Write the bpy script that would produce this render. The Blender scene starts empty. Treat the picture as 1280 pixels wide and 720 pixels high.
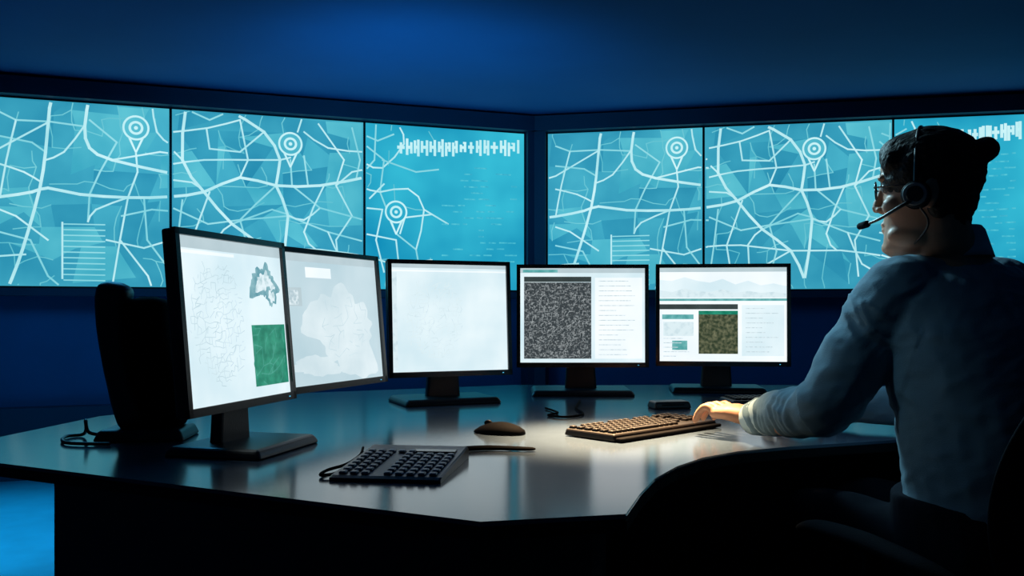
import bpy, bmesh, math, random
from mathutils import Vector, Matrix, noise
random.seed(7)
S=bpy.context.scene
COL=S.collection
S.view_settings.view_transform='Standard'
S.view_settings.look='None'
F_PX=1100.0; CAMH=1.03; HZ=390.0
def lin(c):
    c/=255.0
    return c/12.92 if c<=0.04045 else ((c+0.055)/1.055)**2.4
def rgb(r,g,b): return (lin(r),lin(g),lin(b),1)
# ------------------------------------------------------------ materials
def newmat(name):
    m=bpy.data.materials.new(name); m.use_nodes=True
    nt=m.node_tree; b=nt.nodes['Principled BSDF']
    return m,nt,b
def surf(name,col,rough=0.5,metal=0.0,nscale=20,var=0.15,bump=0.0,bscale=200,spec=0.5,stretch=None,bd=.002):
    m,nt,b=newmat(name)
    tc=nt.nodes.new('ShaderNodeTexCoord')
    mp=nt.nodes.new('ShaderNodeMapping'); nt.links.new(tc.outputs['Object'],mp.inputs[0])
    if stretch: mp.inputs['Scale'].default_value=stretch
    n=nt.nodes.new('ShaderNodeTexNoise'); n.inputs['Scale'].default_value=nscale
    n.inputs['Detail'].default_value=4
    nt.links.new(mp.outputs[0],n.inputs['Vector'])
    r=nt.nodes.new('ShaderNodeValToRGB')
    r.color_ramp.elements[0].position=.3; r.color_ramp.elements[1].position=.7
    r.color_ramp.elements[0].color=tuple(c*(1-var) for c in col[:3])+(1,)
    r.color_ramp.elements[1].color=tuple(min(1,c*(1+var)) for c in col[:3])+(1,)
    nt.links.new(n.outputs['Fac'],r.inputs[0]); nt.links.new(r.outputs[0],b.inputs['Base Color'])
    b.inputs['Roughness'].default_value=rough; b.inputs['Metallic'].default_value=metal
    b.inputs['Specular IOR Level'].default_value=spec
    if bump>0:
        n2=nt.nodes.new('ShaderNodeTexNoise'); n2.inputs['Scale'].default_value=bscale
        nt.links.new(mp.outputs[0],n2.inputs['Vector'])
        bp=nt.nodes.new('ShaderNodeBump'); bp.inputs['Strength'].default_value=bump
        bp.inputs['Distance'].default_value=bd
        nt.links.new(n2.outputs['Fac'],bp.inputs['Height']); nt.links.new(bp.outputs[0],b.inputs['Normal'])
    return m
def glow(name,c0,c1,strength=1.0,scale=3,detail=3,p0=.35,p1=.65,rough=.4):
    m,nt,b=newmat(name)
    tc=nt.nodes.new('ShaderNodeTexCoord')
    n=nt.nodes.new('ShaderNodeTexNoise'); n.inputs['Detail'].default_value=detail
    n.inputs['Scale'].default_value=scale
    nt.links.new(tc.outputs['Object'],n.inputs['Vector'])
    r=nt.nodes.new('ShaderNodeValToRGB'); e=r.color_ramp.elements
    e[0].position=p0;e[1].position=p1;e[0].color=c0;e[1].color=c1
    nt.links.new(n.outputs['Fac'],r.inputs[0])
    nt.links.new(r.outputs[0],b.inputs['Emission Color'])
    b.inputs['Emission Strength'].default_value=strength
    b.inputs['Base Color'].default_value=(.01,.01,.012,1)
    b.inputs['Roughness'].default_value=rough
    return m
M={}
M['wall']=surf('wall_paint',rgb(36,84,130),.75,nscale=3,var=.08)
M['ceil']=surf('ceiling_paint',rgb(38,96,152),.85,nscale=2,var=.05)
M['floor']=surf('floor_vinyl',rgb(44,106,134),.55,nscale=6,var=.1)
M['frame']=surf('dark_frame_metal',rgb(22,46,72),.6,nscale=4,var=.1)
M['black']=surf('black_plastic',(.012,.013,.016,1),.38,bump=.15)
M['blackgloss']=surf('black_gloss_plastic',(.01,.011,.014,1),.25)
M['matte']=surf('matte_black_plastic',(.003,.003,.004,1),.85,spec=.04)
M['desk']=surf('desk_laminate',rgb(66,80,98),.16,nscale=40,var=.05,bump=.02,bscale=300,spec=.65)
M['edge']=surf('desk_edge_band',rgb(12,15,20),.6,spec=.15)
M['body']=surf('desk_body_panel',rgb(14,19,28),.6)
M['key']=surf('key_plastic',(.008,.006,.006,1),.5,spec=.20)
M['phonekey']=surf('phone_key_plastic',rgb(112,124,140),.42)
M['skin']=surf('skin',rgb(178,134,110),.5,nscale=30,var=.06,bump=.1,spec=.3)
M['hair']=surf('dark_hair',(.007,.0065,.007,1),.6,nscale=60,var=.4,bump=.7,bscale=40,stretch=(1,5,4),bd=.003,spec=.25)
M['shirt']=surf('shirt_cotton',rgb(108,136,152),.9,nscale=12,var=.05,bump=.35,bscale=400,spec=.15)
M['collar']=surf('shirt_collar_cotton',rgb(176,202,212),.88,nscale=12,var=.04,spec=.15)
M['trouser']=surf('trouser_cloth',(.012,.015,.022,1),.95,spec=.05)
M['shoe']=surf('shoe_leather',(.01,.01,.01,1),.35)
M['fabric']=surf('chair_fabric',(.007,.009,.013,1),.9,bump=.4,bscale=400,spec=.06)
M['silver']=surf('silver_plastic',rgb(120,132,140),.4,metal=.3)
M['eye']=surf('eye_white',rgb(120,120,120),.2)
M['iris']=surf('eye_iris',rgb(50,32,22),.2)
M['map']=glow('map_teal',rgb(30,130,164),rgb(80,186,206),1.08,scale=1.1,detail=4,p0=.34,p1=.70)
M['map2']=glow('map_cyan',rgb(16,136,176),rgb(58,192,214),1.08,scale=1.1,detail=3)
M['road']=glow('map_road',rgb(164,226,234),rgb(202,243,247),1.0,scale=3)
M['roadthin']=glow('map_lane',rgb(124,208,220),rgb(156,224,232),1.0,scale=3)
M['lane']=glow('map_alley',rgb(92,188,204),rgb(120,206,217),1.0,scale=3)
M['area']=glow('map_area',rgb(58,164,188),rgb(92,192,208),1.04,scale=2)
M['area2']=glow('map_block',rgb(36,134,168),rgb(56,158,186),1.04,scale=2)
M['txt']=glow('map_text',rgb(50,168,198),rgb(88,200,216),1.0,scale=30)
M['wave']=glow('waveform',rgb(176,234,240),rgb(210,247,250),1.0,scale=3)
M['pale']=glow('pale_page',rgb(208,231,239),rgb(232,246,250),1.05,scale=5)
M['palemap']=glow('pale_map_page',rgb(176,206,212),rgb(226,242,247),1.0,scale=60,p0=.32,p1=.52,detail=6)
M['mapline']=glow('fine_map_line',rgb(184,210,219),rgb(206,228,235),1.0,scale=30)
M['faint']=glow('faint_map_page',rgb(204,226,233),rgb(222,240,245),1.0,scale=45,p0=.35,p1=.5,detail=6)
M['white']=glow('white_page',rgb(234,245,249),rgb(248,253,255),1.05,scale=5)
M['sea']=glow('map_sea',rgb(180,208,218),rgb(208,227,234),1.0,scale=4,detail=3,p0=.3,p1=.7)
M['land']=glow('map_land',rgb(204,224,231),rgb(230,243,247),1.0,scale=6,detail=6)
M['grey']=glow('grey_ui',rgb(180,200,207),rgb(194,212,218),1.0,scale=9)
M['lines']=glow('text_ui',rgb(180,202,210),rgb(222,236,241),1.0,scale=120,p0=.4,p1=.6)
M['green']=glow('green_map',rgb(18,124,98),rgb(48,158,128),.9,scale=40,detail=6)
M['greenline']=glow('green_map_line',rgb(52,150,128),rgb(84,172,152),.9,scale=40)
M['tealui']=glow('teal_ui',rgb(70,155,155),rgb(120,190,190),1.0,scale=30)
M['aerial']=glow('aerial_photo',rgb(64,72,76),rgb(190,198,200),.8,scale=170,detail=10,p0=.50,p1=.78)
M['aline']=glow('aerial_track',rgb(96,106,110),rgb(190,198,200),.8,scale=90,p0=.4,p1=.6)
M['sat']=glow('satellite_photo',rgb(58,72,50),rgb(136,138,106),.75,scale=90,detail=8,p0=.4,p1=.72)
M['darkui']=glow('dark_ui',rgb(52,62,62),rgb(66,78,78),.9,scale=10)
M['doodle']=glow('map_outline_blue',rgb(92,152,166),rgb(150,194,202),.95,scale=40,detail=5)
M['led']=glow('status_led',rgb(80,200,255),rgb(120,220,255),1.0)
# ------------------------------------------------------------ geometry helpers
def mk(name,verts,faces,mats,smooth=False,idx=None):
    me=bpy.data.meshes.new(name); me.from_pydata([tuple(v) for v in verts],[],faces)
    if not isinstance(mats,(list,tuple)): mats=[mats]
    for m in mats: me.materials.append(m)
    if idx:
        for p,i in zip(me.polygons,idx): p.material_index=i
    else:
        bm=bmesh.new(); bm.from_mesh(me); bmesh.ops.recalc_face_normals(bm,faces=bm.faces); bm.to_mesh(me); bm.free()
    if smooth:
        for p in me.polygons: p.use_smooth=True
    me.update()
    o=bpy.data.objects.new(name,me); COL.objects.link(o); return o
def frombm(name,bm,mat,smooth=False):
    me=bpy.data.meshes.new(name); bm.to_mesh(me); bm.free(); me.materials.append(mat)
    if smooth:
        for p in me.polygons: p.use_smooth=True
    o=bpy.data.objects.new(name,me); COL.objects.link(o); return o
def box(name,size,center,mat,bev=.004,taper=None,seg=2,rot=None):
    bm=bmesh.new(); bmesh.ops.create_cube(bm,size=1)
    for v in bm.verts:
        if taper and v.co.z>0: v.co.x*=taper[0]; v.co.y*=taper[1]
        v.co=Vector((v.co.x*size[0],v.co.y*size[1],v.co.z*size[2]))
    if bev>0: bmesh.ops.bevel(bm,geom=bm.edges[:],offset=bev,segments=seg,affect='EDGES',profile=.5)
    mt=Matrix.Translation(center)
    if rot is not None: mt=mt@rot
    bmesh.ops.transform(bm,matrix=mt,verts=bm.verts)
    return frombm(name,bm,mat)
def root(name,loc,yaw,label,cat,group=None):
    e=bpy.data.objects.new(name,None); e.empty_display_size=.1
    e.location=loc; e.rotation_euler=(0,0,yaw)
    COL.objects.link(e); e['label']=label; e['category']=cat
    if group: e['group']=group
    return e
def local(o,r,mat=None):
    o.parent=r
    if mat is not None: o.matrix_basis=mat
    return o
def world(o,r):
    mw=Matrix.Translation(r.location)@Matrix.Rotation(r.rotation_euler[2],4,'Z')
    o.data.transform(mw.inverted()); o.parent=r; return o
def prism(name,poly,z0,z1,mat,bev=0):
    bm=bmesh.new()
    vs=[bm.verts.new((x,y,z0)) for x,y in poly]
    f=bm.faces.new(vs)
    r=bmesh.ops.extrude_face_region(bm,geom=[f])
    for g in r['geom']:
        if isinstance(g,bmesh.types.BMVert): g.co.z=z1
    bmesh.ops.recalc_face_normals(bm,faces=bm.faces)
    if bev>0: bmesh.ops.bevel(bm,geom=[e for e in bm.edges if abs(e.verts[0].co.z-e.verts[1].co.z)<1e-6],offset=bev,segments=2,affect='EDGES')
    return frombm(name,bm,mat)
def catmull(pts,n=6):
    P=[Vector(p) for p in pts]; out=[]
    for i in range(len(P)-1):
        p0=P[max(i-1,0)];p1=P[i];p2=P[i+1];p3=P[min(i+2,len(P)-1)]
        for k in range(n):
            t=k/n
            out.append(.5*((2*p1)+(p2-p0)*t+(2*p0-5*p1+4*p2-p3)*t*t+(3*p1-p0-3*p2+p3)*t**3))
    out.append(P[-1]); return out
def tubegeo(pts,radii,n=14,sm=5,flat=None,cap=True):
    dim=[(p[0],p[1],p[2]) for p in pts]
    P=catmull(dim,sm) if sm>1 else [Vector(p) for p in dim]
    R=[]
    if sm>1:
        for i in range(len(radii)-1):
            for k in range(sm):
                t=k/sm; R.append(radii[i]*(1-t)+radii[i+1]*t)
        R.append(radii[-1])
    else: R=list(radii)
    if cap:
        d0=(P[1]-P[0]).normalized(); d1=(P[-1]-P[-2]).normalized()
        a0=[(P[0]-d0*R[0]*math.sin(a),R[0]*math.cos(a)) for a in (1.4,1.0,.5)]
        a1=[(P[-1]+d1*R[-1]*math.sin(a),R[-1]*math.cos(a)) for a in (.5,1.0,1.4)]
        P=[a[0] for a in a0]+P+[a[0] for a in a1]; R=[a[1] for a in a0]+R+[a[1] for a in a1]
    verts=[];faces=[]
    t=(P[1]-P[0]).normalized()
    up=Vector((0,0,1)) if abs(t.z)<.9 else Vector((1,0,0))
    u=(up-t*up.dot(t)).normalized()
    for i,p in enumerate(P):
        t=(P[min(i+1,len(P)-1)]-P[max(i-1,0)]).normalized()
        u=(u-t*u.dot(t)).normalized(); w=t.cross(u)
        for k in range(n):
            a=2*math.pi*k/n; off=(u*math.cos(a)+w*math.sin(a))*R[i]
            if flat: ax=flat[0]; off=off-ax*off.dot(ax)*(1-flat[1])
            verts.append(p+off)
    for i in range(len(P)-1):
        for k in range(n):
            faces.append((i*n+k,i*n+(k+1)%n,(i+1)*n+(k+1)%n,(i+1)*n+k))
    faces.append(tuple(range(n))[::-1]); faces.append(tuple((len(P)-1)*n+k for k in range(n)))
    return verts,faces
def ringsgeo(rings):
    n=len(rings[0]); verts=[v for r in rings for v in r]; faces=[]
    for i in range(len(rings)-1):
        for k in range(n): faces.append((i*n+k,i*n+(k+1)%n,(i+1)*n+(k+1)%n,(i+1)*n+k))
    faces.append(tuple(range(n))[::-1]); faces.append(tuple((len(rings)-1)*n+k for k in range(n)))
    return verts,faces
def ell(c,r,mat=None,n=20,m=12):
    rings=[]
    for i in range(m+1):
        a=-math.pi/2+math.pi*(i+.08)/(m+.16); rr=math.cos(a)
        rings.append([Vector((c[0]+r[0]*rr*math.cos(2*math.pi*k/n),c[1]+r[1]*rr*math.sin(2*math.pi*k/n),c[2]+r[2]*math.sin(a))) for k in range(n)])
    v,f=ringsgeo(rings)
    if mat is not None: v=[mat@x for x in v]
    return v,f
def join(parts):
    V=[];Fs=[]
    for v,f in parts:
        b=len(V); V+=[Vector(x) for x in v]; Fs+=[tuple(i+b for i in q) for q in f]
    return V,Fs
def fused(name,parts,voxel,mat,smooth=4,disp=None,factor=.5):
    V,Fs=join(parts)
    t=mk('tmp',V,Fs,mat)
    r=t.modifiers.new('r','REMESH'); r.mode='VOXEL'; r.voxel_size=voxel; r.use_smooth_shade=True
    if smooth:
        s=t.modifiers.new('s','SMOOTH'); s.iterations=smooth; s.factor=factor
    dg=bpy.context.evaluated_depsgraph_get(); dg.update()
    me=bpy.data.meshes.new_from_object(t.evaluated_get(dg)); me.name=name
    bpy.data.objects.remove(t)
    if disp:
        ns=[v.normal.copy() for v in me.vertices]
        for v,nn in zip(me.vertices,ns): v.co+=nn*disp(v.co)
    me.materials.clear(); me.materials.append(mat)
    for p in me.polygons: p.use_smooth=True
    o=bpy.data.objects.new(name,me); COL.objects.link(o); return o
def tube(name,pts,radii,mat,n=12,sm=6):
    v,f=tubegeo(pts,radii,n,sm); return mk(name,v,f,mat,smooth=True)
def cyl(name,c,r,h,mat,axis='Z',n=32,bev=.002,r2=None):
    bm=bmesh.new(); bmesh.ops.create_cone(bm,cap_ends=True,segments=n,radius1=r,radius2=r if r2 is None else r2,depth=h)
    if bev: bmesh.ops.bevel(bm,geom=[e for e in bm.edges if len(e.link_faces)==2 and any(len(f.verts)>4 for f in e.link_faces)],offset=bev,segments=2,affect='EDGES')
    R=Matrix()
    if axis=='X': R=Matrix.Rotation(math.pi/2,4,'Y')
    if axis=='Y': R=Matrix.Rotation(math.pi/2,4,'X')
    bmesh.ops.transform(bm,matrix=Matrix.Translation(c)@R,verts=bm.verts)
    o=frombm(name,bm,mat)
    for p in o.data.polygons: p.use_smooth=len(p.vertices)==4
    return o
def structure(o): o['kind']='structure'; return o
# ------------------------------------------------------------ camera
cam=bpy.data.cameras.new('camera'); co=bpy.data.objects.new('camera',cam); COL.objects.link(co)
co.location=(0,0,CAMH); co.rotation_euler=(math.pi/2,0,0)
cam.sensor_width=36; cam.lens=36*F_PX/1280; cam.shift_y=(HZ-360)/1280; cam.clip_start=.05
S.camera=co
# ------------------------------------------------------------ room shell
class Wall:
    def __init__(s,P,Q):
        s.P=Vector(P); s.e=(Vector(Q)-Vector(P)).normalized(); s.n=Vector((s.e.y,-s.e.x))
    def s_of(s,px):
        k=(px-640)/F_PX
        return (k*s.P.y-s.P.x)/(s.e.x-k*s.e.y)
    def at(s,u,z,off=0):
        p=s.P+s.e*u+s.n*off; return Vector((p.x,p.y,z))
    def z_of(s,px,py):
        d=s.P.y+s.e.y*s.s_of(px); return CAMH+(HZ-py)*d/F_PX
WL=Wall((-3.12,5.36),(.16,6.5)); WR=Wall((.16,6.5),(3.39,5.83))
ZB,ZT,ZF,ZC=1.19,2.34,2.46,2.48
def slab(name,W,u0,u1,z0,z1,o0,o1,mat):
    vs=[W.at(u,z,o) for o in (o0,o1) for z in (z0,z1) for u in (u0,u1)]
    fs=[(0,1,3,2),(4,6,7,5),(0,4,5,1),(2,3,7,6),(0,2,6,4),(1,5,7,3)]
    return mk(name,vs,fs,mat)
sc=WL.s_of(667)
BK=-.1
structure(slab('wall_left',WL,-2.6,sc+.05,0,ZC,BK-.12,BK,M['wall']))
structure(slab('wall_right',WR,-.05,5.2,0,ZC,BK-.12,BK,M['wall']))
structure(mk('floor',[(-6,-2.5,0),(6,-2.5,0),(6,7,0),(-6,7,0),(-6,-2.5,-.1),(6,-2.5,-.1),(6,7,-.1),(-6,7,-.1)],[(0,1,2,3),(7,6,5,4),(0,4,5,1),(1,5,6,2),(2,6,7,3),(3,7,4,0)],M['floor']))
structure(mk('ceiling',[(-6,-2.5,ZC),(6,-2.5,ZC),(6,7,ZC),(-6,7,ZC),(-6,-2.5,ZC+.1),(6,-2.5,ZC+.1),(6,7,ZC+.1),(-6,7,ZC+.1)],[(3,2,1,0),(4,5,6,7),(1,5,4,0),(2,6,5,1),(3,7,6,2),(0,4,7,3)],M['ceil']))
structure(slab('trim_1',WL,-2.6,sc,ZT+.012,ZF,BK,.08,M['frame']))
structure(slab('trim_2',WR,0,5.2,ZT+.012,ZF,BK,.08,M['frame']))
structure(slab('trim_3',WL,WL.s_of(657),sc,.46,ZT+.012,BK,.05,M['frame']))
structure(slab('trim_4',WR,0,WR.s_of(683),.46,ZT+.012,BK,.05,M['frame']))
structure(slab('trim_5',WL,-2.6,sc,ZB-.06,ZB-.012,BK,.04,M['frame']))
structure(slab('trim_6',WR,0,5.2,ZB-.06,ZB-.012,BK,.04,M['frame']))
structure(slab('baseboard_left',WL,-2.6,sc,0,.44,BK,.03,M['frame']))
structure(slab('baseboard_right',WR,0,5.2,0,.44,BK,.03,M['frame']))
# ------------------------------------------------------------ video wall content
THICK=[
 [(-60,250),(0,246),(40,240),(60,235),(100,243),(160,247),(212,246),(255,240),(300,222),(345,232),(400,232),(455,222)],
 [(66,122),(62,135),(57,190),(50,235),(35,290),(22,330),(10,360)],
 [(232,138),(228,200),(255,240),(290,280),(330,310),(348,345)],
 [(285,138),(330,165),(350,200),(345,232),(360,270),(350,345)],
 [(112,120),(106,158),(112,185),(140,200),(210,216)],
]
MED=[
 [(0,140),(20,150),(62,152),(105,158)],[(105,158),(80,190),(57,200)],[(62,152),(0,185),(-60,200)],
 [(112,150),(146,178),(125,215),(112,243)],[(0,205),(30,215),(52,228)],
 [(170,192),(172,215),(160,247),(150,300),(140,360)],[(0,290),(38,300),(60,345),(78,360)],
 [(-40,325),(0,320),(32,318)],[(133,300),(180,310),(214,300)],[(152,270),(190,262),(214,264)],
 [(216,165),(260,160),(300,150)],[(300,150),(310,200),(300,222)],[(363,200),(365,232),(400,260),(455,275)],
 [(380,165),(410,185),(455,190)],[(398,155),(430,200),(420,232),(440,270),(420,300),(425,345)],
 [(216,260),(260,280),(300,275),(360,270),(410,290),(455,302)],[(216,300),(260,300),(330,310),(400,312),(455,320)],
 [(262,240),(240,300),(250,360)],[(300,275),(310,310),(300,345)],[(216,205),(255,200),(310,200)],
 [(330,165),(300,190),(262,186),(258,160)],[(455,180),(480,200),(475,240),(495,292),(520,312),(526,345)],
 [(455,235),(475,240),(510,236),(530,262),(520,312)],[(455,292),(495,300),(500,345)],[(470,155),(468,200),(455,215)],
 [(190,130),(196,165),(212,180)],[(78,278),(78,348)],[(112,243),(110,277)],
 [(20,150),(8,200),(0,246)],[(140,200),(200,190),(214,192)],[(380,195),(385,232)],[(405,232),(380,290),(395,312)],
 [(330,310),(290,330),(270,350)],[(440,160),(450,200),(445,225)],[(290,280),(270,300),(275,345)],[(150,300),(185,345),(190,360)],
 [(345,232),(320,255),(300,275)],[(228,200),(218,190)],[(-50,150),(-30,260),(-45,350)],
 [(0,170),(40,178),(57,190)],[(160,247),(120,262),(110,277)],[(216,225),(240,228),(252,236)],[(180,247),(184,300),(214,340)],
 [(400,260),(380,275),(362,270)],[(310,200),(350,200),(363,197)],[(290,280),(340,262),(360,268)],[(410,290),(430,330),(455,340)],
 [(60,300),(20,270),(0,262)],[(228,250),(222,300),(216,340)],[(380,140),(372,165)],[(420,232),(440,215),(455,212)],[(240,140),(262,150),(285,140)],
 [(458,205),(478,210),(505,180),(500,160)],[(458,260),(478,262),(470,300),(480,340)],[(478,200),(520,215),(548,212)],[(530,262),(560,280)],[(458,320),(490,330),(540,325)],
 [(458,170),(472,176),(492,168)],[(480,230),(462,248)],[(500,292),(506,272),(540,268)],
]
HATCH=[[(80,y),(131,y+1)] for y in range(280,352,7)]
THIN=[]; FACET=[]
gx,gy=26,23; nodes={}
for i in range(24):
    for j in range(12):
        nodes[i,j]=(-60+i*gx+random.uniform(-8,8),120+j*gy+random.uniform(-7,7))
def inhatch(p): return 70<p[0]<140 and 270<p[1]<356
for (i,j),p in nodes.items():
    for di,dj,pr_ in ((1,0,.30),(0,1,.34)):
        q=nodes.get((i+di,j+dj))
        lim=.6 if p[0]>500 else 1
        if p[0]<545 and q and random.random()<pr_*lim and not inhatch(p) and not inhatch(q):
            m=((p[0]+q[0])/2+random.uniform(-3,3),(p[1]+q[1])/2+random.uniform(-3,3)); THIN.append([p,m,q])
for k in range(34):
    i,j=random.randint(0,19),random.randint(0,8)
    a,b,c,d=nodes[i,j],nodes[i+random.randint(2,3),j],nodes[i+random.randint(1,3),j+random.randint(1,3)],nodes[i,j+2]
    FACET.append((random.choice(['a','b']),[a,b,c] if random.random()<.5 else [a,b,c,d]))
PINS=[(170,160,14),(363,180,14),(495,265,13)]
def to_wall(W,X,Y):
    z=WL.z_of(X,Y)
    return (W.s_of(X) if W is WL else W.s_of(694.7+.89*X)), z
def clip(p,q,u0,u1,z0,z1):
    t0,t1=0.0,1.0; dx=q[0]-p[0]; dz=q[1]-p[1]
    for a,b in ((-dx,p[0]-u0),(dx,u1-p[0]),(-dz,p[1]-z0),(dz,z1-p[1])):
        if abs(a)<1e-12:
            if b<0: return None
        else:
            r=b/a
            if a<0: t0=max(t0,r)
            else: t1=min(t1,r)
    if t0>=t1: return None
    return ((p[0]+dx*t0,p[1]+dz*t0),(p[0]+dx*t1,p[1]+dz*t1))
def clippoly(poly,u0,u1,z0,z1):
    for ax,lim,sg in ((0,u0,1),(0,u1,-1),(1,z0,1),(1,z1,-1)):
        out=[]
        for i in range(len(poly)):
            a,b=poly[i],poly[(i+1)%len(poly)]
            ia=(a[ax]-lim)*sg>=0; ib=(b[ax]-lim)*sg>=0
            if ia: out.append(a)
            if ia!=ib:
                t=(lim-a[ax])/(b[ax]-a[ax]); out.append((a[0]+(b[0]-a[0])*t,a[1]+(b[1]-a[1])*t))
        poly=out
        if len(poly)<3: return None
    return poly
def display(W,px0,px1,kind,label):
    u0,u1=W.s_of(px0),W.s_of(px1)
    um=(u0+u1)/2; base=W.at(um,ZB,0)
    yaw=math.atan2(W.e.y,W.e.x)
    r=root('video_wall_display',base,yaw,label,'screen','displays in the video wall')
    g=.008
    h=slab('housing',W,u0-g+.002,u1+g-.002,ZB-.01,ZT+.01,BK+.002,-.004,M['black']); world(h,r)
    V=[];Fc=[];I=[]
    def quad(a,b,c,d,off,mi):
        n=len(V)
        for (u,z) in (a,b,c,d): V.append(W.at(u,z,off))
        Fc.append((n,n+1,n+2,n+3)); I.append(mi)
    quad((u0,ZB),(u1,ZB),(u1,ZT),(u0,ZT),0,0)
    for j,(ty,ar) in enumerate(FACET):
        P=clippoly([to_wall(W,x,y) for x,y in ar],u0+.01,u1-.01,ZB+.01,ZT-.01)
        if P:
            n=len(V); V.extend(W.at(u,z,.0003+.00001*j) for u,z in P[::-1]); Fc.append(tuple(range(n,n+len(P)))); I.append(3 if ty=='a' else 7)
    def seg(p,q,w,off,mi):
        c=clip(p,q,u0+w,u1-w,ZB+w,ZT-w)
        if not c: return
        (x0,y0),(x1,y1)=c; d=Vector((x1-x0,y1-y0))
        if d.length<1e-5: return
        d.normalize(); nx,ny=-d.y*w/2,d.x*w/2; ex,ey=d.x*w*.35,d.y*w*.35
        quad((x0-nx-ex,y0-ny-ey),(x1-nx+ex,y1-ny+ey),(x1+nx+ex,y1+ny+ey),(x0+nx-ex,y0+ny-ey),off,mi)
    for lst,w,off,mi in ((THIN,.0065,.0012,6),(HATCH,.008,.0014,2),(MED,.011,.0018,2),(THICK,.018,.0024,1)):
        for j,pl in enumerate(lst):
            pts=[to_wall(W,x,y) for x,y in pl]
            mm=1 if (lst is MED and j%3!=0) else mi
            if len(pts)>2 and (lst is THICK or (lst is MED and j%3==1)):
                P3=catmull([(a,b,0) for a,b in pts],2); pts=[(p.x,p.y) for p in P3]
            for p,q in zip(pts,pts[1:]): seg(p,q,w,off,mm)
    def ring(cu,cz,r0,r1,off,mi,sy=1):
        n=32
        for k in range(n):
            a,b=2*math.pi*k/n,2*math.pi*(k+1)/n
            f=lambda R,t:(cu+R*math.cos(t),cz+R*sy*math.sin(t))
            if r0==0: quad(f(0,a),f(r1,a),f(r1,b),f(0,b),off,mi)
            else: quad(f(r0,a),f(r1,a),f(r1,b),f(r0,b),off,mi)
    for (X,Y,R) in PINS:
        cu,cz=to_wall(W,X,Y)
        if not(u0+.08<cu<u1-.08): continue
        rr=.08
        ring(cu,cz,0,rr,.0030,3); ring(cu,cz,rr*.84,rr,.0036,4); ring(cu,cz,rr*.36,rr*.55,.0036,4); ring(cu,cz,0,rr*.15,.0036,4)
        quad((cu-.045,cz-rr*.84),(cu-.004,cz-rr*2.0),(cu+.004,cz-rr*1.9),(cu-.028,cz-rr*.92),.0036,4)
        quad((cu+.045,cz-rr*.84),(cu+.028,cz-rr*.92),(cu-.004,cz-rr*1.9),(cu+.004,cz-rr*2.0),.0036,4)
    if kind=='wave':
        rg_=random.Random(5)
        def bar(x0,x1,z0,z1):
            if x0>u0+.02 and x1<u1-.02: quad((x0,z0),(x1,z0),(x1,z1),(x0,z1),.003,4)
        X=498
        while X<648:
            a,cz=to_wall(W,X,184); ww=rg_.choice([4.2,5.2,6.2]); b,_=to_wall(W,min(X+ww,652),184)
            h1,h2=rg_.uniform(.035,.068),rg_.uniform(.035,.068); w=.0092
            k_=rg_.random()
            if k_<.5:
                bar(a-w,a+w,cz-h1*.9,cz+h1); bar(b-w,b+w,cz-h2,cz+h2*.85); bar(a,b,cz-.011,cz+.011)
            elif k_<.75:
                m_=(a+b)/2; bar(m_-w,m_+w,cz-h1,cz+h1*.8); bar(a-w,b+w,cz-.011,cz+.011)
            else:
                m_=(a+b)/2; bar(a-w,a+w,cz-h1,cz+h1*.5); bar(m_,b+w,cz+h2*.5,cz+h2*.8); bar(a,b,cz-.012,cz+.008); bar(b-w,b+w,cz-h2*.7,cz+h2*.8)
            X+=ww+rg_.choice([4.6,5.4])
        for row in range(17):
            Y=210+row*7.8
            X=552+random.choice([0,14,28,46])
            while X<640:
                L=random.uniform(5,22)
                if random.random()<.6:
                    a,z=to_wall(W,X,Y); b,_=to_wall(W,min(X+L,646),Y)
                    if a>u0+.02 and b<u1-.02: quad((a,z-.005),(b,z-.005),(b,z+.005),(a,z+.005),.002,5)
                X+=L+4
    sc_=mk('screen',V,Fc,[M['map2'] if kind=='wave' else M['map'],M['road'],M['roadthin'],M['map2'] if kind=='wave' else M['area'],M['wave'],M['txt'],M['lane'],M['map2'] if kind=='wave' else M['area2']],idx=I)
    world(sc_,r); return r
lm='backlit wall display showing teal road map with location pin'
lw='backlit wall display showing a waveform strip above rows of text'
display(WL,-45,211.5,'map',lm); display(WL,215,454,'map',lm); display(WL,457,655,'wave',lw)
display(WR,685,878,'map',lm); display(WR,881,1115,'map',lm); display(WR,1118,1350,'wave',lw)
# ------------------------------------------------------------ desk
dr=root('desk',(.1,2.3,0),0,'large angular control desk with dark laminate top and black base','desk')
top=[(-1.09,1.74),(-.044,1.215),(.165,1.262),(.205,1.40),(.25,1.53),(.31,1.65),(.38,1.75),(.47,1.83),(.60,1.895),(.86,1.99),(1.32,2.2),(1.75,2.3),(1.8,3.3),(1.2,3.5),(0,3.5),(-.75,3.15),(-1.15,2.45),(-1.2,1.95)]
t=prism('desktop',top,.733,.74,M['desk'],bev=.002); world(t,dr)
t=prism('edge_band',top,.714,.7325,M['edge'],bev=.002); world(t,dr)
bd=prism('base_cabinet',[(-.905,1.74),(-.06,1.285),(.12,1.32),(.16,1.5),(.12,2.3),(-.35,2.9),(-.85,2.5)],.02,.7135,M['body'],bev=.003); world(bd,dr)
kp=prism('kick_plate',[(-.87,1.78),(-.06,1.33),(.09,1.36),(.12,1.5),(.08,2.2),(-.35,2.8),(-.8,2.4)],0,.02,M['black']); world(kp,dr)
mp_=prism('modesty_panel',[(-.3,3.2),(1.6,3.2),(1.6,3.23),(-.3,3.23)],.0,.7135,M['body']); world(mp_,dr)
ep=prism('end_panel',[(1.6,2.4),(1.63,2.4),(1.63,3.2),(1.6,3.2)],.0,.7135,M['body']); world(ep,dr)
TZ=.7402
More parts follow.
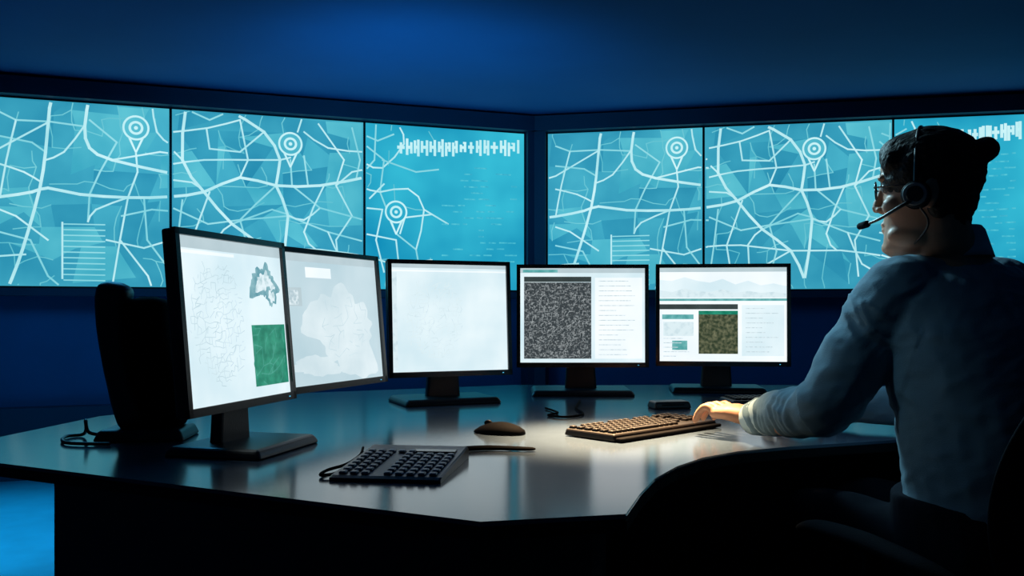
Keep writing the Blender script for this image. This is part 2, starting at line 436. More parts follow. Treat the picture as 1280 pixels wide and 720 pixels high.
# ------------------------------------------------------------ monitors
def screen_mesh(w,h,patches,z0,y):
    V=[];Fc=[];I=[];mats=[]
    def mi(m):
        if M[m] not in mats: mats.append(M[m])
        return mats.index(M[m])
    lay=0
    for (kind,a) in patches:
        if kind!='lineset': lay+=1
        off=y-.00012*lay
        if kind=='lineset':
            m,segs,wd=a; off-=.00006
            for (x0,y0),(x1,y1) in segs:
                d=Vector((x1-x0,y1-y0))
                if d.length<1e-4: continue
                d.normalize(); nx,ny=-d.y*wd/2,d.x*wd/2; n=len(V)
                for u,v in ((x0-nx,y0-ny),(x1-nx,y1-ny),(x1+nx,y1+ny),(x0+nx,y0+ny)): V.append(Vector(((u-.5)*w,off,z0+v*h)))
                Fc.append((n,n+1,n+2,n+3)); I.append(mi(m))
            continue
        if kind=='poly': m,pts=a
        else: m=kind; pts=[(a[0],a[1]),(a[2],a[1]),(a[2],a[3]),(a[0],a[3])]
        n=len(V)
        for u,v in pts: V.append(Vector(((u-.5)*w,off,z0+v*h)))
        Fc.append(tuple(range(n,n+len(pts)))); I.append(mi(m))
    return mk('screen',V,Fc,mats,idx=I)
def monitor(A,B,tilt,patches,label,zb=.828,h=.365,base=(.30,.20),neckback=.1,group='desk monitors',boff=-.02,arm=None):
    A=Vector(A);B=Vector(B); e=(B-A); w=e.length; e.normalize(); yaw=math.atan2(e.y,e.x)
    back=Vector((-e.y,e.x)); mid=(A+B)/2; loc=mid+back*neckback
    r=root('monitor',(loc.x,loc.y,TZ),yaw,label,'monitor',group)
    Z0=zb-TZ
    T=Matrix.Translation((0,-neckback,Z0))@Matrix.Rotation(-tilt,4,'X')
    bz=.013
    local(box('housing',(w,.022,h),(0,.016,h/2),M['black'],.006),r,T)
    local(box('back_cover',(w*.62,.03,h*.6),(0,.04,h/2),M['black'],.01),r,T)
    bm=bmesh.new()
    for s,c in (((w,.01,bz),(0,.0,h-bz/2)),((w,.01,bz*1.3),(0,0,bz*.65)),((bz,.01,h),(-w/2+bz/2,0,h/2)),((bz,.01,h),(w/2-bz/2,0,h/2))):
        g=bmesh.ops.create_cube(bm,size=1)
        for v in g['verts']: v.co=Vector((v.co.x*s[0]+c[0],v.co.y*s[1]+c[1],v.co.z*s[2]+c[2]))
    local(frombm('bezel',bm,M['blackgloss']),r,T)
    local(screen_mesh(w-2*bz,h-2.3*bz,patches,bz*1.3,.003),r,T)
    local(box('power_light',(.004,.002,.002),(w*.42,-.0055,bz*.6),M['led'],0),r,T)
    if arm:
        v,f=tubegeo(arm,[.016]*len(arm),14,4); world(mk('mount_arm',v,f,M['black'],smooth=True),r)
        return r
    local(box('neck',(.115,.03,Z0+h*.35),(0,-.005,(Z0+h*.35)/2+.006),M['black'],.006,taper=(.72,.8)),r)
    if neckback>.07: local(box('hinge',(.09,neckback*.7,.08),(0,-neckback/2+.01,Z0+h*.4),M['black'],.008),r)
    local(box('stand_base',(base[0],base[1],.020),(0,boff,.010),M['black'],.008,taper=(.94,.90),seg=3),r)
    return r
R=lambda m,a,b,c,d:(m,(a,b,c,d))
def tl(m,x0,x1,y0,y1,n,seed):
    rr=random.Random(seed); o=[]
    for i in range(n):
        y=y1-(y1-y0)*i/max(1,n-1); L=(x1-x0)*rr.uniform(.45,1)
        o.append(R(m,x0,y,x0+L,y+.007))
    return o
def blob(m,cx,cy,rx,ry,seed,n=60,am=.25):
    rr=random.Random(seed); ph=[rr.uniform(0,6.28) for _ in range(6)]
    pts=[]
    for k in range(n):
        a=2*math.pi*k/n; f=1+am*(.5*math.sin(2*a+ph[0])+.35*math.sin(3*a+ph[1])+.3*math.sin(5*a+ph[2])+.2*math.sin(8*a+ph[3])+.12*math.sin(13*a+ph[4])+.1*math.sin(19*a+ph[5]))
        pts.append((cx+rx*f*math.cos(a),cy+ry*f*math.sin(a)))
    return ('poly',(m,pts))
def net(m,x0,y0,x1,y1,step,prob,wd,seed,oval=True):
    rr=random.Random(seed); nd={}; nx=int((x1-x0)/step)+1; ny=int((y1-y0)/step)+1
    for i in range(nx):
        for j in range(ny): nd[i,j]=(min(x1,x0+i*step+rr.uniform(-.4,.4)*step),min(y1,y0+j*step+rr.uniform(-.4,.4)*step))
    segs=[]; cx,cy=(x0+x1)/2,(y0+y1)/2
    for (i,j),p in nd.items():
        if oval and ((p[0]-cx)/(x1-x0)*2)**2+((p[1]-cy)/(y1-y0)*2)**2>1: continue
        for d in ((1,0),(0,1),(1,1)):
            q=nd.get((i+d[0],j+d[1]))
            if q and rr.random()<prob*(1 if d!=(1,1) else .4): segs.append((p,q))
    return ('lineset',(m,segs,wd))
s1=[R('pale',0,0,1,1),R('grey',0,.93,1,1),R('white',.02,.90,.5,.92),net('mapline',.06,.10,.56,.86,.03,.5,.004,3),
    blob('doodle',.79,.75,.12,.13,3,60,.45),blob('palemap',.80,.75,.075,.08,3,60,.5),blob('doodle',.86,.66,.05,.07,7,40,.4),blob('palemap',.865,.66,.03,.045,7,40,.4),
    R('green',.62,.07,.985,.47),net('greenline',.64,.09,.97,.45,.06,.42,.006,6,False)]
s2=[R('sea',0,0,1,1),R('grey',0,.94,1,1),blob('land',.60,.40,.34,.34,17,80,.35),net('mapline',.34,.16,.88,.70,.05,.35,.004,8),blob('land',.30,.14,.22,.08,12,50,.3),
    R('grey',.02,.6,.2,.74),R('white',.25,.82,.5,.9),R('lines',.05,.61,.17,.72)]
s3=[R('pale',0,0,1,1),R('grey',0,.965,1,1),R('white',.0,.93,1,.945),R('faint',.0,.04,.045,.92),net('faint',.10,.10,.62,.86,.035,.5,.0045,9)]
s4=[R('pale',0,0,1,1),R('grey',0,.95,1,1),R('tealui',.02,.955,.3,.985),R('darkui',.03,.855,.57,.91),R('aerial',.03,.04,.57,.85),net('aline',.05,.06,.55,.83,.025,.34,.0035,12,False),R('white',.6,.04,.98,.9)]+tl('lines',.63,.93,.08,.86,16,5)
s5=[R('white',0,0,1,1),R('grey',0,.955,1,1),('poly',('pale',[(0,.68),(1,.68),(1,.80),(.9,.83),(.8,.81),(.7,.86),(.6,.82),(.5,.88),(.4,.84),(.3,.86),(.2,.90),(.1,.86),(0,.87)])),('poly',('faint',[(0,.68),(1,.68),(1,.72),(.9,.74),(.8,.73),(.7,.75),(.6,.73),(.5,.77),(.4,.74),(.3,.75),(.2,.78),(.1,.74),(0,.76)])),
    R('tealui',.0,.645,1,.67),R('darkui',.0,.555,.62,.61),R('sat',.31,.08,.62,.50),R('green',.31,.5,.62,.54),R('tealui',.02,.45,.27,.5),R('faint',.03,.27,.27,.42),R('tealui',.1,.12,.22,.22),R('pale',.65,.06,.98,.6)]+tl('lines',.68,.94,.1,.56,10,8)+tl('lines',.03,.25,.05,.24,5,9)
la='black desktop monitor with lit '
monitor((-.61,1.655),(-.508,2.06),.09,s1,la+'pale maps and a green tile',base=(.26,.22),neckback=.045,boff=-.04)
monitor((-.548,2.115),(-.365,2.56),.09,s2,la+'soft grey coastline map',neckback=.10,
        arm=[(-.515,2.39,1.02),(-.58,2.38,1.0),(-.64,2.20,.98),(-.645,2.0,.965),(-.618,1.885,.96)])
monitor((-.375,2.68),(.0,2.84),.06,s3,la+'nearly blank pale blue page',base=(.32,.22))
monitor((.016,3.05),(.474,3.05),.015,s4,la+'page holding a dark aerial photograph',base=(.36,.24),zb=.838,h=.357)
monitor((.502,3.07),(.957,3.02),.015,s5,la+'web page and small satellite picture',base=(.34,.2),neckback=.2,zb=.842,h=.355)
# ------------------------------------------------------------ upright handset device at the desk end
tp=root('telephone',(-.852,2.03,TZ),.1,'tall black telephone with upright curved handset against a solid body','telephone')
local(box('phone_base',(.20,.15,.026),(.012,0,.013),M['black'],.008,taper=(.88,.9),seg=4),tp)
def slabrings(spine,ths,dep,seg=24):
    P=catmull(spine,6); out=[]
    for i,p in enumerate(P):
        t=(P[min(i+1,len(P)-1)]-P[max(i-1,0)]).normalized(); nx=Vector((t.z,0,-t.x))
        s=i/(len(P)-1); f=s*(len(ths)-1); j=min(int(f),len(ths)-2); th=ths[j]*(1-f+j)+ths[j+1]*(f-j)
        e=min(s,1-s)*9; k=math.sqrt(max(.12,1-(1-min(1,e))**2)); ring_=[]
        for q in range(seg):
            a=2*math.pi*q/seg; ca,sa=math.cos(a),math.sin(a)
            ring_.append(p+nx*(th*k*abs(ca)**.6*(1 if ca>0 else -1))+Vector((0,dep*k*abs(sa)**.6*(1 if sa>0 else -1),0)))
        out.append(ring_)
    return ringsgeo(out)
v,f=slabrings([(-.004,-.01,.022),(-.026,-.01,.08),(-.046,-.01,.16),(-.058,-.01,.24),(-.060,-.01,.31),(-.054,-.01,.358)],[.036,.034,.031,.031,.034,.037,.036],.040)
local(mk('handset',v,f,M['black'],smooth=True),tp)
v,f=slabrings([(.048,.01,.014),(.036,.01,.10),(.022,.01,.18),(.012,.01,.26),(.010,.01,.325)],[.056,.052,.048,.046,.044],.058)
local(mk('phone_body',v,f,M['matte'],smooth=True),tp)
local(box('cradle_bracket',(.09,.06,.045),(.002,-.005,.290),M['black'],.012,seg=3,rot=Matrix.Rotation(.15,4,'Y')),tp)
local(tube('phone_cord',[(-.06,-.04,.012),(-.10,-.05,.02),(-.115,-.03,.045),(-.125,-.0,.02),(-.145,.03,.005),(-.17,.0,.005),(-.13,-.1,.005),(-.03,-.13,.005)],[.004]*8,M['black'],8),tp)
# ------------------------------------------------------------ keyboards
kyaw=math.atan2(.263,.28)
kr=root('keyboard',(.320,2.140,TZ),kyaw,'black computer keyboard on the desk under the hand of the operator','keyboard')
kr.scale=(.93,1,1)
local(box('keyboard_body',(.43,.155,.016),(0,0,.010),M['key'],.004,taper=(.985,.95)),kr)
local(box('palm_edge',(.42,.02,.008),(0,-.083,.006),M['matte'],.003),kr)
keyme=box('key',(.0165,.0165,.008),(0,0,0),M['key'],.0022,taper=(.8,.8)); kd=keyme.data; bpy.data.objects.remove(keyme)
cnt=0
for row in range(6):
    for c in range(20):
        x=-.198+c*.0208; y=.062-row*.0235
        if row==5 and c in (4,5,6,7,8): continue
        if c==15 or (row==2 and c==16) or (row==0 and c in (1,6,11)): continue
        cnt+=1
        if cnt>99: continue
        k=bpy.data.objects.new('key',kd); COL.objects.link(k); k.parent=kr; k.location=(x,y,.0205)
local(box('space_bar',(.10,.0165,.008),(-.198+6*.0208,.062-5*.0235,.0205),M['key'],.002),kr)
k2=root('keyboard',(.86,2.74,TZ),.08,'low black keyboard pushed back under a monitor','keyboard')
local(box('keyboard_body',(.40,.14,.020),(0,0,.012),M['black'],.004,taper=(.98,.94)),k2)
bm=bmesh.new()
for rr_ in range(5):
    for cc in range(18):
        g=bmesh.ops.create_cube(bm,size=1)
        for v in g['verts']:
            s_=.85 if v.co.z>0 else 1
            v.co=Vector((v.co.x*.0175*s_-.178+cc*.021,v.co.y*.0175*s_-.045+rr_*.0225,v.co.z*.007+.0245))
local(frombm('key_field',bm,M['key']),k2)
cdr=root('card_reader',(.475,2.66,TZ),.2,'small low black card reader behind the keyboard','card reader')
local(box('reader_body',(.12,.07,.022),(0,0,.011),M['black'],.006,taper=(.9,.85),seg=3),cdr)
local(box('card_slot',(.07,.004,.003),(0,-.032,.012),M['matte'],.001),cdr)
pts=[(.10,2.62,.744),(.13,2.50,.744),(.10,2.44,.744),(.15,2.40,.744),(.20,2.47,.744),(.19,2.62,.744),(.22,2.85,.744)]
cr=root('cable',(.10,2.62,TZ),0,'thin black cable curling beside a monitor stand','cable')
world(tube('cable_run',pts,[.0032]*len(pts),M['matte'],8),cr)
# ------------------------------------------------------------ dispatch phone keypad
pr=root('desk_phone',(-.20,1.630,TZ),-.13,'low black multi-button desk phone console with grey keys','phone')
pr.scale=(.93,1,1)
hw,hd=.105,.135
prof=[(-hd,.0),(-hd,.006),(-hd+.010,.009),(.09,.021),(hd-.01,.024),(hd,.019),(hd,0)]
rings=[[Vector((x,y,z)) for y,z in prof] for x in (-hw,-hw+.004,hw-.004,hw)]
for i in (0,3): rings[i]=[Vector((v.x,v.y*.985,v.z*.9)) for v in rings[i]]
v,f=ringsgeo(rings); o=mk('console_body',v,f,M['black']); local(o,pr)
tilt=math.atan2(.012,.215)
kk=box('key',(.0150,.0165,.0045),(0,0,0),M['phonekey'],.0018,taper=(.84,.84)); kd2=kk.data; bpy.data.objects.remove(kk)
for row in range(8):
    for c in range(9):
        if row==7 and c>4: continue
        if c==3 and row<7: continue
        x=-.086+c*.0215; y=-.110+row*.0252
        k=bpy.data.objects.new('key',kd2); COL.objects.link(k); k.parent=pr
        k.location=(x,y,.0095+(y+hd-.010)*math.tan(tilt)+.0018); k.rotation_euler=(tilt,0,0)
local(box('display_window',(.09,.022,.003),(.045,.075,.0215),M['blackgloss'],.001,rot=Matrix.Rotation(.06,4,'X')),pr)
local(tube('cord',[(-.1,-.1,.006),(-.130,-.11,.005),(-.135,-.06,.005),(-.120,.0,.005),(-.125,.1,.005),(-.15,.2,.005)],[.003]*6,M['matte'],8),pr)
st=root('stylus',(-.045,1.83,TZ),-.10,'slim curved dark stylus lying beside the phone console','stylus')
v,f=tubegeo([(-.085,-.040,.0055),(-.055,-.008,.0055),(.0,.012,.0055),(.085,.006,.0055)],[.009,.013,.013,.009],14,6,flat=(Vector((0,0,1)),.4))
local(mk('stylus_body',v,f,M['matte'],smooth=True),st)
mo=root('computer_mouse',(-.03,2.10,TZ),1.1,'flat black computer mouse beside the keyboard','mouse'); mo.scale=(1.2,1.15,.85)
rings=[]
for i in range(9):
    t=i/8; yy=-.055+.11*t; s=math.sin(math.pi*min(max(t*.94+.03,0),1))**.45; hh=.032*math.sin(math.pi*(t*.86+.1))**.7
    wd=.031*s
    rings.append([Vector((wd*math.cos(a),yy,max(0,math.sin(a))**.8*hh+.001)) for a in [math.pi*k/12 for k in range(13)]]+[Vector((wd*.9*c,yy,.0005)) for c in (-.5,.5)])
v,f=ringsgeo(rings); local(mk('mouse_shell',v,f,M['matte'],smooth=True),mo)
local(cyl('scroll_wheel',(0,.026,.027),.009,.006,M['key'],'X',20,.001),mo)
# ------------------------------------------------------------ chair
PEL=Vector((.935,1.640,.50))
chy=math.atan2(.954,-.30)-math.pi/2
ch=root('office_chair',(PEL.x,PEL.y,0),chy,'black fabric swivel office chair with curved armrests','chair')
seat=fused('seat',[ell((0,0,.415),(.25,.25,.045)),ell((-.1,0,.415),(.15,.24,.045)),ell((.1,0,.415),(.15,.24,.045)),ell((0,.12,.41),(.23,.13,.04))],.008,M['fabric'],6); local(seat,ch)
rings=[]
for i in range(12):
    t=i/11; z=.5+.44*t; w=.27*math.sin(math.pi*(.18+.66*t))**.5
    r_=[]
    for k in range(24):
        a=2*math.pi*k/24; x=w*abs(math.cos(a))**.6*(1 if math.cos(a)>0 else -1); y=.025*math.sin(a)
        r_.append(Vector((x,-.272+y-.03*t+.5*x*x*2.4,z)))
    rings.append(r_)
v,f=ringsgeo(rings); b=mk('backrest',v,f,M['fabric'],smooth=True); local(b,ch)
sb=b.modifiers.new('s','SUBSURF'); sb.levels=1; sb.render_levels=2
local(tube('back_support',[(0,-.1,.37),(0,-.29,.38),(0,-.34,.5),(0,-.332,.62)],[.022,.025,.022,.018],M['black']),ch)
for sgn in (-1,1):
    v,f=tubegeo([(sgn*.28,-.20,.58),(sgn*.32,-.13,.615),(sgn*.335,.0,.630),(sgn*.335,.12,.625),(sgn*.325,.18,.61)],[.018,.024,.026,.025,.018],18,6,flat=(Vector((0,0,1)),.55))
    local(mk('armrest',v,f,M['fabric'],smooth=True),ch)
    local(tube('armrest_post',[(sgn*.2,-.03,.38),(sgn*.30,-.03,.4),(sgn*.335,-.03,.5),(sgn*.335,-.02,.615)],[.016]*4,M['matte']),ch)
local(cyl('gas_column',(0,0,.23),.028,.30,M['black']),ch)
for k in range(5):
    a=2*math.pi*k/5+.3; c,s_=math.cos(a),math.sin(a)
    local(tube('base_leg',[(0.02*c,.02*s_,.10),(.17*c,.17*s_,.095),(.30*c,.30*s_,.07)],[.026,.022,.016],M['black']),ch)
    cw=cyl('caster',(0,0,0),.027,.042,M['black'],'X',24,.004); cw.rotation_euler=(0,0,a); cw.location=(.30*c,.30*s_,.0275); cw.parent=ch
# ------------------------------------------------------------ person
pe=root('person',(PEL.x,PEL.y,0),0,'seated person in light shirt, both hands at the keyboard','person')
Fd=Vector((-.55,.835,0)).normalized(); Ld=Vector((-Fd.y,Fd.x,0)); UP=Vector((0,0,1))
NECK=Vector((.896,1.785,1.152))
lean=NECK-PEL
def torso(sc=1.0,zmax=1.3,extra=0):
    secs=[(.44,.15,.11),(.50,.202,.150),(.60,.210,.154),(.72,.212,.152),(.84,.216,.152),(.94,.222,.150),(1.00,.222,.144),(1.05,.212,.126),(1.092,.182,.102),(1.122,.124,.079),(1.149,.068,.058),(1.172,.053,.052)]
    rings=[]
    for z,w,d in secs:
        if z>zmax: break
        t=(z-.5)/(NECK.z-.5)
        bow=-.045*math.sin(math.pi*min(max(t,0),1))
        c=PEL+Vector((lean.x*t,lean.y*t,0))+Fd*bow; c.z=z
        w=w*sc+extra; d=d*sc+extra
        rg=[]
        for k in range(32):
            a=2*math.pi*k/32; ca,sa=math.cos(a),math.sin(a)
            rg.append(c+Ld*w*(abs(ca)**.85)*(1 if ca>0 else -1)+Fd*d*(abs(sa)**.9)*(1 if sa>0 else -1))
        rings.append(rg)
    return ringsgeo(rings)
shL=NECK+Ld*.184-UP*.084; shR=NECK-Ld*.213-UP*.084+Fd*.01
elL=Vector((.612,1.727,.846)); wrL=Vector((.545,1.985,.790))
elR=Vector((1.04,2.04,.82)); wrR=Vector((.80,2.24,.790))
hipL=PEL+Ld*.09+UP*.04; hipR=PEL-Ld*.09+UP*.04
knL=Vector((.63,1.92,.552)); knR=PEL-Ld*.10+Fd*.42+UP*.05
anL=Vector((.60,2.02,.10)); anR=knR+Fd*.06; anR.z=.10
HC=Vector((.828,1.75,1.256)); hy=math.radians(33)
pitch=math.radians(1); HSC=.965
HM=Matrix.Translation(HC)@Matrix(((-math.cos(hy),-math.sin(hy),0,0),(math.sin(hy),-math.cos(hy),0,0),(0,0,1,0),(0,0,0,1)))@Matrix.Rotation(pitch,4,'Y')@Matrix.Scale(HSC,4)
def headrings():
    secs=[(-.117,.076,.035,.022),(-.110,.085,.012,.034),(-.098,.089,-.012,.044),(-.08,.087,-.04,.053),(-.06,.085,-.06,.060),(-.035,.086,-.075,.065),(-.01,.087,-.086,.069),(.012,.085,-.093,.072),(.03,.085,-.097,.074),(.045,.090,-.099,.075),(.065,.091,-.1,.0755),(.085,.086,-.096,.073),(.103,.075,-.086,.066),(.118,.056,-.068,.053),(.129,.028,-.042,.035),(.133,.008,-.02,.015)]
    rings=[]
    for z,f,b,w in secs:
        c=(f+b)/2; h=(f-b)/2
        rings.append([HM@Vector((c+h*math.cos(a),w*(abs(math.sin(a))**.9)*(1 if math.sin(a)>0 else -1),z)) for a in [2*math.pi*k/32 for k in range(32)]])
    return ringsgeo(rings)
def H(x,y,z): return HM@Vector((x,y,z))
def hellipse(c,r): return ell(c,r,HM)
def hand(W_,D,side,curl=1.0):
    D=D.normalized(); Sd=D.cross(UP).normalized()*side
    parts=[]
    n=20; rings=[]
    for t,w,th,dz in ((-.04,.031,.026,0),(.0,.031,.024,.001),(.025,.038,.022,.005),(.05,.045,.021,.009),(.075,.047,.018,.009),(.092,.045,.015,.005)):
        c=W_+D*t+UP*dz
        rings.append([c+Sd*w*math.cos(2*math.pi*k/n)+UP*th*math.sin(2*math.pi*k/n) for k in range(n)])
    parts.append(ringsgeo(rings))
    for i,(off,L,r) in enumerate(((.034,.072,.0094),(.0117,.082,.0096),(-.0117,.076,.0092),(-.034,.058,.0083))):
        b=W_+D*.080+Sd*off+UP*.008
        dd=(D+Sd*off*4.4).normalized()
        p1=b+dd*L*.42+UP*.013; p2=p1+dd*L*.34-UP*.014*curl; p3=p2+dd*L*.18-UP*.022*curl
        parts.append(tubegeo([b,p1,p2,p3],[r*1.08,r,r*.93,r*.82],12,4))
    tb=W_+D*.022+Sd*.028-UP*.002
    parts.append(tubegeo([tb,tb+D*.028+Sd*.026-UP*.003,tb+D*.055+Sd*.036-UP*.010,tb+D*.078+Sd*.036-UP*.015],[.016,.013,.0108,.0088],12,4))
    return parts
DL=Vector((-.62,.785,0)); DR=Vector((-.75,.5,0))
def legpath(hp,kn,an): return [hp,hp*.5+kn*.5+UP*.01,kn,kn*.5+an*.5-Fd*.01,an+UP*.03]
body=[headrings(),torso(.86,zmax=1.152)]
body.append(tubegeo([NECK-UP*.05-Fd*.01,NECK+UP*.0,H(-.024,0,-.075),H(-.024,0,-.02)],[.066,.053,.052,.056],20,5))
body.append(tubegeo([H(.083,0,.036),H(.090,0,.018),H(.097,0,-.002),H(.100,0,-.013)],[.0075,.008,.0095,.010],12,4))
body+= [hellipse((.091,.011,-.018),(.010,.008,.0075)),hellipse((.091,-.011,-.018),(.010,.008,.0075)),
 hellipse((.082,0,-.049),(.011,.022,.006)),hellipse((.081,0,-.061),(.011,.020,.0075)),hellipse((.077,0,-.098),(.016,.02,.014)),
 hellipse((.081,.028,.045),(.012,.022,.007)),hellipse((.081,-.028,.045),(.012,.022,.007)),
 hellipse((.057,.04,-.015),(.026,.022,.022)),hellipse((.057,-.04,-.015),(.026,.022,.022)),
 hellipse((.030,.038,-.076),(.045,.022,.026)),hellipse((.030,-.038,-.076),(.045,.022,.026))]
for s_ in (1,-1):
    body.append(hellipse((-.012,s_*.076,.0),(.017,.010,.030))); body.append(hellipse((-.018,s_*.083,.008),(.014,.005,.024)))
body.append(tubegeo([shL,elL,wrL],[.048,.042,.030],16,6)); body.append(tubegeo([shR,elR,wrR],[.048,.042,.030],16,6))
body+=hand(wrL,DL,1); body+=hand(wrR,DR,-1)
body.append(tubegeo(legpath(hipL,knL,anL),[.072,.062,.050,.046,.034],16,6)); body.append(tubegeo(legpath(hipR,knR,anR),[.072,.062,.050,.046,.034],16,6))
for an in (anL,anR):
    body.append(tubegeo([an+UP*.03,an-UP*.04-Fd*.01],[.034,.032],12,3))
    body.append(tubegeo([an-UP*.04-Fd*.02,an-UP*.05+Fd*.06,an-UP*.06+Fd*.14],[.032,.03,.022],12,4))
bo=fused('body',body,.0034,M['skin'],4); world(bo,pe)
for s_ in (1,-1):
    v,f=hellipse((.073,s_*.031,.024),(.0125,.0135,.0115)); world(mk('eye',v,f,M['eye'],smooth=True),pe)
    v,f=hellipse((.0838,s_*.031,.024),(.0025,.0055,.0055)); world(mk('iris',v,f,M['iris'],smooth=True),pe)
hr=[hellipse((-.008,0,.052),(.101,.086,.096)),hellipse((-.034,0,.012),(.062,.079,.078)),hellipse((.026,0,.090),(.066,.070,.050)),
    hellipse((-.050,0,.050),(.056,.072,.064)),hellipse((-.088,.004,.078),(.028,.030,.028)),hellipse((-.106,.006,.086),(.026,.028,.025)),hellipse((-.050,0,-.040),(.030,.052,.050)),
    hellipse((-.028,.062,-.018),(.024,.016,.034)),hellipse((-.028,-.062,-.018),(.024,.016,.034)),
    hellipse((.055,.045,.075),(.030,.028,.030)),hellipse((.055,-.045,.075),(.030,.028,.030)),
    hellipse((.014,.070,.024),(.018,.009,.044)),hellipse((.014,-.070,.024),(.018,.009,.044))]
def hd_(c):
    q=HM.inverted()@c
    return noise.noise(Vector((q.x*22,q.y*22,q.z*22)))*.003+noise.noise(Vector((q.x*26,q.y*110,q.z*95)))*.0022
ho=fused('hair',hr,.003,M['hair'],7,hd_); world(ho,pe)
# shirt
armdir=(elL-shL).normalized(); foredir=(wrL-elL).normalized()
def ridge(x): return (1-abs(x)*2.6)
def wr_(c):
    n1=noise.noise(Vector((c.x*7+c.z*5,c.y*7,c.z*8)))
    n2=noise.noise(Vector((c.x*15-c.z*8,c.y*13,c.z*18)))
    n3=noise.noise(Vector((c.x*44,c.y*38,c.z*64-c.x*20)))
    s=.003*ridge(n1)+.0025*ridge(n2)+.0014*n3
    t=(c-shL).dot(armdir); tf=(c-elL).dot(foredir)
    dl=(c-shL-armdir*min(max(t,0),.33)).length
    df=(c-elL-foredir*min(max(tf,0),.3)).length
    if dl<.12 and t>.05: s+=.0035*ridge(noise.noise(Vector((t*28+noise.noise(c*9)*1.8,c.y*6,c.x*6))))
    if df<.10 and tf>.0: s+=.004*ridge(noise.noise(Vector((tf*46+noise.noise(c*12)*2,c.y*6,c.x*6))))
    return s-.003
cuffL=wrL+(elL-wrL)*.13; cuffR=wrR+(elR-wrR)*.12
sh=[torso(1.03,zmax=1.127,extra=.008)]
sh.append(tubegeo([NECK-Ld*.02-UP*.078,shL-Ld*.014,shL*.58+elL*.42,elL,elL*.5+cuffL*.5,cuffL],[.050,.076,.070,.060,.050,.041],20,6))
sh.append(tubegeo([NECK+Ld*.02-UP*.078,shR+Ld*.014,shR*.6+elR*.4,elR,elR*.5+cuffR*.5,cuffR],[.050,.082,.074,.058,.050,.041],20,6))
so=fused('shirt',sh,.0045,M['shirt'],10,wr_); world(so,pe)
for a,b in ((cuffL,elL),(cuffR,elR)):
    d=(b-a).normalized(); v,f=tubegeo([a-d*.034,a-d*.01,a+d*.03,a+d*.045],[.038,.041,.043,.042],20,3,cap=False)
    world(mk('shirt_cuff',v,f,M['collar'],smooth=True),pe)
rings=[]
NC=NECK+Fd*.008
for z,rr in ((-.05,.061),(-.006,.058),(.036,.0555),(.044,.058),(.036,.064),(-.002,.076),(-.018,.081),(-.014,.075)):
    rings.append([NC+Ld*rr*1.02*math.cos(a)+Fd*rr*math.sin(a)+UP*(z-.028*max(0,math.sin(a))+.008*max(0,-math.sin(a))-(.024*math.exp(-((a-math.pi*.62)/.25)**2) if rr>.07 else 0)-(.024*math.exp(-((a-math.pi*.38)/.25)**2) if rr>.07 else 0)) for a in [2*math.pi*k/64 for k in range(64)]])
n=64; V=[v for r_ in rings for v in r_]; Fc=[(i*n+k,i*n+(k+1)%n,(i+1)*n+(k+1)%n,(i+1)*n+k) for i in range(len(rings)-1) for k in range(n)]
world(mk('shirt_collar',V,Fc,M['collar'],smooth=True),pe)
# trousers
tr=[tubegeo(legpath(hipL,knL,anL),[.1,.094,.080,.068,.056],20,6),
    tubegeo(legpath(hipR,knR,anR),[.1,.094,.080,.068,.056],20,6)]
rings=[]
for z,w,d in ((.445,.13,.11),(.47,.17,.13),(.54,.235,.180),(.64,.238,.184),(.69,.236,.180)):
    t=(z-.5)/(NECK.z-.5); c=PEL+Vector((lean.x*t,lean.y*t,0))-Fd*.015; c.z=z
    rings.append([c+Ld*w*math.cos(a)+Fd*d*math.sin(a) for a in [2*math.pi*k/28 for k in range(28)]])
tr.append(ringsgeo(rings))
world(fused('trousers',tr,.007,M['trouser'],5,lambda c:.005*noise.noise(c*14)),pe)
for an in (anL,anR):
    v=[tubegeo([an-UP*.045-Fd*.045,an-UP*.05+Fd*.05,an-UP*.06+Fd*.16],[.045,.045,.034],16,4,flat=(UP,.95)),tubegeo([an-UP*.03-Fd*.02,an+UP*.01-Fd*.02],[.045,.042],14,2)]
    world(fused('shoe',v,.006,M['shoe'],4),pe)
# ------------------------------------------------------------ headset & glasses
hs=root('headset',tuple(HC),0,'black and silver operator headset with boom microphone worn on head','headset')
arc=[]
for k in range(13):
    a=math.radians(-6+192*k/12); arc.append(H(.010,.091*math.cos(a),.006+.141*math.sin(a)))
v,f=tubegeo(arc,[.0045]*13,12,3); world(mk('headband',v,f,M['black'],smooth=True),hs)
for s_ in (1,-1):
    for nm,rr,th,yy,mt in (('ear_cushion',.028,.018,.088,M['fabric']),('ear_cup',.026,.012,.100,M['black']),('ear_cup_ring',.023,.004,.1065,M['silver']),('ear_cup_cap',.016,.006,.1075,M['blackgloss'])):
        o=cyl(nm,(0,0,0),rr,th,mt,'Y',32,.0015); o.data.transform(HM@Matrix.Translation((.010,s_*yy,-.002))); world(o,hs)
v,f=tubegeo([H(.012,.106,-.012),H(.040,.106,-.026),H(.078,.090,-.044),H(.114,.060,-.052)],[.0042,.0034,.003,.003],10,6); world(mk('microphone_boom',v,f,M['black'],smooth=True),hs)
v,f=tubegeo([H(.108,.066,-.051),H(.124,.050,-.053)],[.0075,.007],14,3); world(mk('microphone',v,f,M['fabric'],smooth=True),hs)
v,f=tubegeo([H(.0,.106,-.03),H(-.01,.10,-.07),NECK+Ld*.082+Fd*.08-UP*.03,NECK+Ld*.08+Fd*.14-UP*.14],[.002]*4,8,6); world(mk('headset_cord',v,f,M['black'],smooth=True),hs)
gl=root('eyeglasses',tuple(H(.09,0,.02)),0,'thin dark framed eyeglasses worn on the face','glasses')
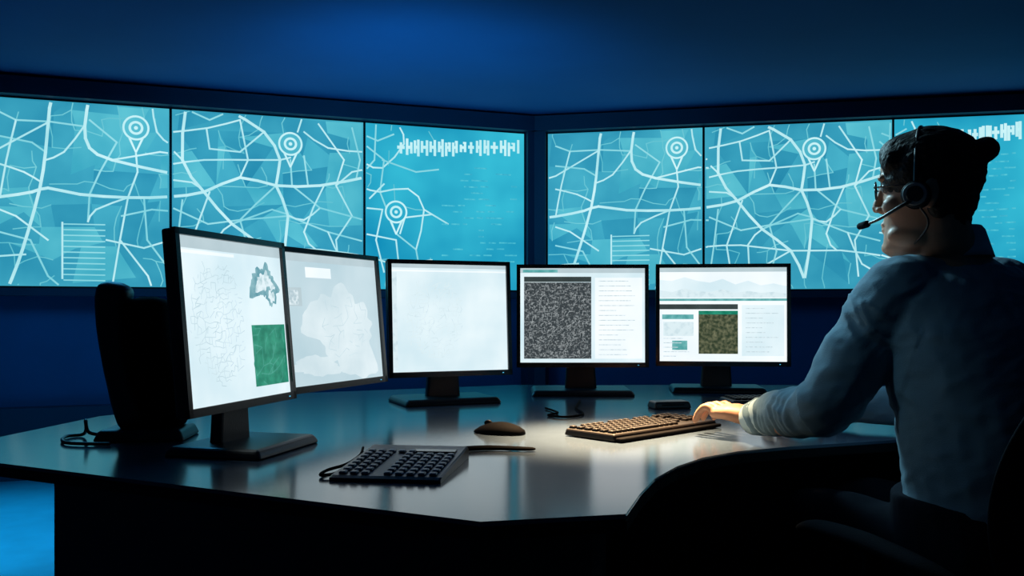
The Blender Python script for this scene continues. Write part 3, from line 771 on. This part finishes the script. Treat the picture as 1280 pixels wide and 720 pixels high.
for s_ in (1,-1):
    pts=[H(.098-.010*abs(math.cos(a)+s_)*.3,s_*.034+.024*math.cos(a),.020+.018*math.sin(a)) for a in [2*math.pi*k/20 for k in range(21)]]
    v,f=tubegeo(pts,[.0014]*21,8,1,cap=False); world(mk('rim',v,f,M['blackgloss'],smooth=True),gl)
    v,f=tubegeo([H(.094,s_*.058,.024),H(.05,s_*.078,.022),H(-.005,s_*.084,.020)],[.0015]*3,8,3); world(mk('temple',v,f,M['blackgloss'],smooth=True),gl)
v,f=tubegeo([H(.098,.012,.024),H(.102,0,.028),H(.098,-.012,.024)],[.0014]*3,8,3); world(mk('bridge',v,f,M['blackgloss'],smooth=True),gl)
# ------------------------------------------------------------ lights
def area(name,loc,target,size,col,power,sy=None):
    l=bpy.data.lights.new(name,'AREA'); l.size=size; l.color=col; l.energy=power
    if sy: l.shape='RECTANGLE'; l.size_y=sy
    o=bpy.data.objects.new(name,l); COL.objects.link(o); o.location=loc
    o.rotation_euler=(Vector(target)-Vector(loc)).to_track_quat('-Z','Y').to_euler(); return o
def spot(name,loc,target,col,power,ang,blend=.8,rad=.08):
    l=bpy.data.lights.new(name,'SPOT'); l.color=col; l.energy=power; l.spot_size=math.radians(ang); l.spot_blend=blend; l.shadow_soft_size=rad
    o=bpy.data.objects.new(name,l); COL.objects.link(o); o.location=loc
    o.rotation_euler=(Vector(target)-Vector(loc)).to_track_quat('-Z','Y').to_euler(); return o
spot('desk_downlight',(.22,2.62,2.38),(.24,2.04,.74),(1,.64,.32),3000,23,1.0)
area('blue_room_fill',(-1.8,3.9,2.4),(-1.8,3.9,0),1.2,(.05,.44,.88),22)  # added blue fill that lifts the dark walls, no fitting overhead
area('blue_room_fill',(2.4,4.2,2.4),(2.4,4.2,0),1.0,(.05,.36,.82),6)  # second added fill, weaker, for the right side of the room
spot('floor_wash',(-2.6,3.4,2.3),(-2.5,4.0,0),(.02,.56,.84),650,60,.9)
spot('cyan_operator_fill',(.05,3.2,2.2),(.86,1.76,1.05),(.46,.85,1),280,25,1.0,.2)  # added cyan spot aimed at the operator to brighten the shirt
spot('shoulder_fill',(-1.3,1.7,2.2),(.64,1.70,.98),(.42,.80,1),22,11,1.0,.1)  # added narrow spot lifting the near shoulder and sleeve
spot('ceiling_wash',(-.6,3.8,1.2),(-.5,5.7,2.48),(.03,.44,.90),110,100,1.0,.4)  # added upward blue light, strengthens the glow above the displays
w=bpy.data.worlds.new('world'); S.world=w; w.use_nodes=True
w.node_tree.nodes['Background'].inputs[0].default_value=(.003,.012,.026,1)
w.node_tree.nodes['Background'].inputs[1].default_value=.6
